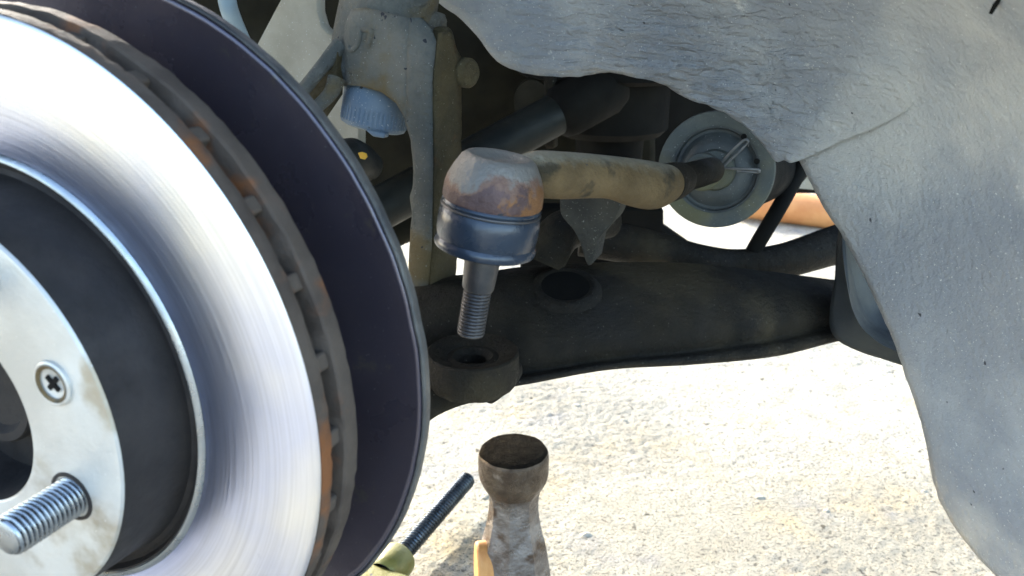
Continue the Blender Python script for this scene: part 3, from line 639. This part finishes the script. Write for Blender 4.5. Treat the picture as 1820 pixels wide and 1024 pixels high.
# ------------------------------------------------------------------ things on the ground
Hh = P(913, 800, .60); hz = Hh.z
hm = empty('hammer', (Hh.x, Hh.y, 0), 'rusty steel hammer head standing upright on the concrete, dark striking face up', 'hammer')
prof = [(0, 0, 0), (.0215, .0003, 0), (.0236, .0008, 0), (.0247, .0026, 0), (.0250, .006, 0), (.0250, .017, 0), (.0243, .0215, 0), (.0222, .0265, .2), (.0192, .0315, .6), (.0176, .036, .9), (.0170, .044, 1), (.0180, .054, 1), (.0200, .066, 1), (.0228, .078, 1), (.0262, .100, 1), (.0268, .115, 1), (.020, .124, .6), (.0190, .130, 0), (.0245, .137, 0), (.0245, hz - .003, 0), (.022, hz, 0), (0, hz, 0)]
v = []; f = []; sg = 64
for r, h_, oc_ in prof:
    for k in range(sg):
        t = 2 * math.pi * k / sg; a = ((t + math.pi / 8) % (math.pi / 4)) - math.pi / 8
        ro = .965 / math.cos(a); rr = r * (1 - oc_ + oc_ * ro) * (1 + .012 * noise.noise(Vector((math.cos(t) * 2, math.sin(t) * 2, h_ * 90))))
        t2 = t + .25; v.append(Vector((Hh.x + rr * math.cos(t2), Hh.y + rr * math.sin(t2), hz - h_)))
for i in range(len(prof) - 1):
    for k in range(sg): f.append((i * sg + k, (i + 1) * sg + k, (i + 1) * sg + (k + 1) % sg, i * sg + (k + 1) % sg))
M['worn'] = mat('worn_hammer_neck_steel', (.11, .088, .075), (.24, .215, .20), .36, .6, 50, .9, 240, c3=(.075, .048, .032), c3scale=60, c3lo=.50, c3hi=.68, stretch=(1, 1, 1.3), rvar=.18, dist=.002)
ho = mk('hammer_head', (v, f), M['hammer'], hm, sharp=22); ho.data.materials.append(M['worn'])
for p in ho.data.polygons:
    zc = hz - p.center.z - (0 if hm.location.z == 0 else 0)
    if .031 < zc < .118: p.material_index = 1
def ragr(r, h_, t): return r * (1 + .05 * noise.noise(Vector((math.cos(t) * 2.2, math.sin(t) * 2.2, 7))))
mk('striking_face', lathe([(0, .0005), (.0205, .0006), (.0230, .0), (.0238, -.0008)], Hh, (0, 0, 1), 64, ragr), M['hammerface'], hm)
mk('handle_end', tube([Hh + Vector((-.005, -.004, -.10)), Hh + Vector((-.0275, -.008, -.10))], .0145, 32, 1, flat=1.9), M['wood'], hm, bevel=.002)

p1 = PZ(832, 851, .022); p0 = PZ(704, 998, .016)
pl = empty('ball_joint_puller', (p0.x, p0.y, 0), 'yellow green puller with a long black threaded bolt lying on the concrete', 'puller')
pax = (p1 - p0).normalized(); pl_len = (p1 - p0).length
shade_roots(mk('threaded_bolt', thread(p0 - pax * .02, pax, .0079, pl_len + .02, .0034, .0014, seg=32, per=8, tip=.002), M['bolt'], pl, sharp=0), M['black2'])
mk('puller_collar', lathe([(.008, .006), (.0140, .006), (.0150, .004), (.0160, -.012), (.0150, -.017), (.013, -.02)], p0, pax, 40), M['yellow'], pl)
q = p0 - pax * .03; sdx = pax.cross(Vector((0, 0, 1))).normalized()
mk('puller_yoke', box(q + Vector((0, 0, -.001)), sdx * .030, pax * .012, Vector((0, 0, .012))), M['yellow'], pl, bevel=.006, seg=4)
for s in (-1, 1):
    mk('puller_jaw', tube([q + sdx * (.022 * s) - pax * .005, q + sdx * (.030 * s) - pax * .04, q + sdx * (.022 * s) - pax * .08], [.011, .010, .007], 20, 6), M['yellow'], pl)

op = empty('orange_pipe', PZ(1420, 402, .0), 'orange brown pipe lying on the bright concrete beyond the control arm', 'pipe')
pa, pb = PZ(1300, 383, 0), PZ(1620, 424, 0)
pa.z = pb.z = .031; dv = (pb - pa).normalized(); pln = (pb - pa).length
mk('pipe_wall', lathe([(.025, 0), (.030, 0), (.031, .003), (.031, pln), (.030, pln + .003), (.025, pln + .003), (.025, 0)], pa, dv, 48), M['orange'], op)

pebs = [(1026, 716, .006, 'small dark pebble on the bright concrete under the knuckle'), (1042, 946, .006, 'brown pebble on the concrete beside the hammer head'), (1352, 881, .005, 'pale pebble in the middle of the open concrete'),
        (1644, 870, .004, 'tiny pale pebble at the edge of the side panel'), (1110, 742, .004, 'small brown chip of stone beyond the hammer head'), (862, 884, .005, 'tan chip of stone behind the hammer neck'), (1470, 905, .004, 'grey pebble on the concrete near the side panel')]
for x, y, r, lb in pebs:
    c = PZ(x, y, 0); c.z = float(Z[np.argmin(abs(gy - c.y)), np.argmin(abs(gx - c.x))]) - .0025
    vv, f = lathe([(0, -.8), (.6, -.65), (.95, -.2), (1, .15), (.7, .6), (.3, .8), (0, .85)], (0, 0, 0), (0, 0, 1), 12)
    s0 = random.random() * 50
    vv = [c + Vector((p.x * r * .9, p.y * r * .65, p.z * r * .5)) * (1 + .35 * noise.noise(p * 1.4 + Vector((s0, 0, 0)))) for p in vv]
    o = mk('pebble', (vv, f), M['pebble']); tag(o, lb, 'pebble', 'loose stones on the concrete')
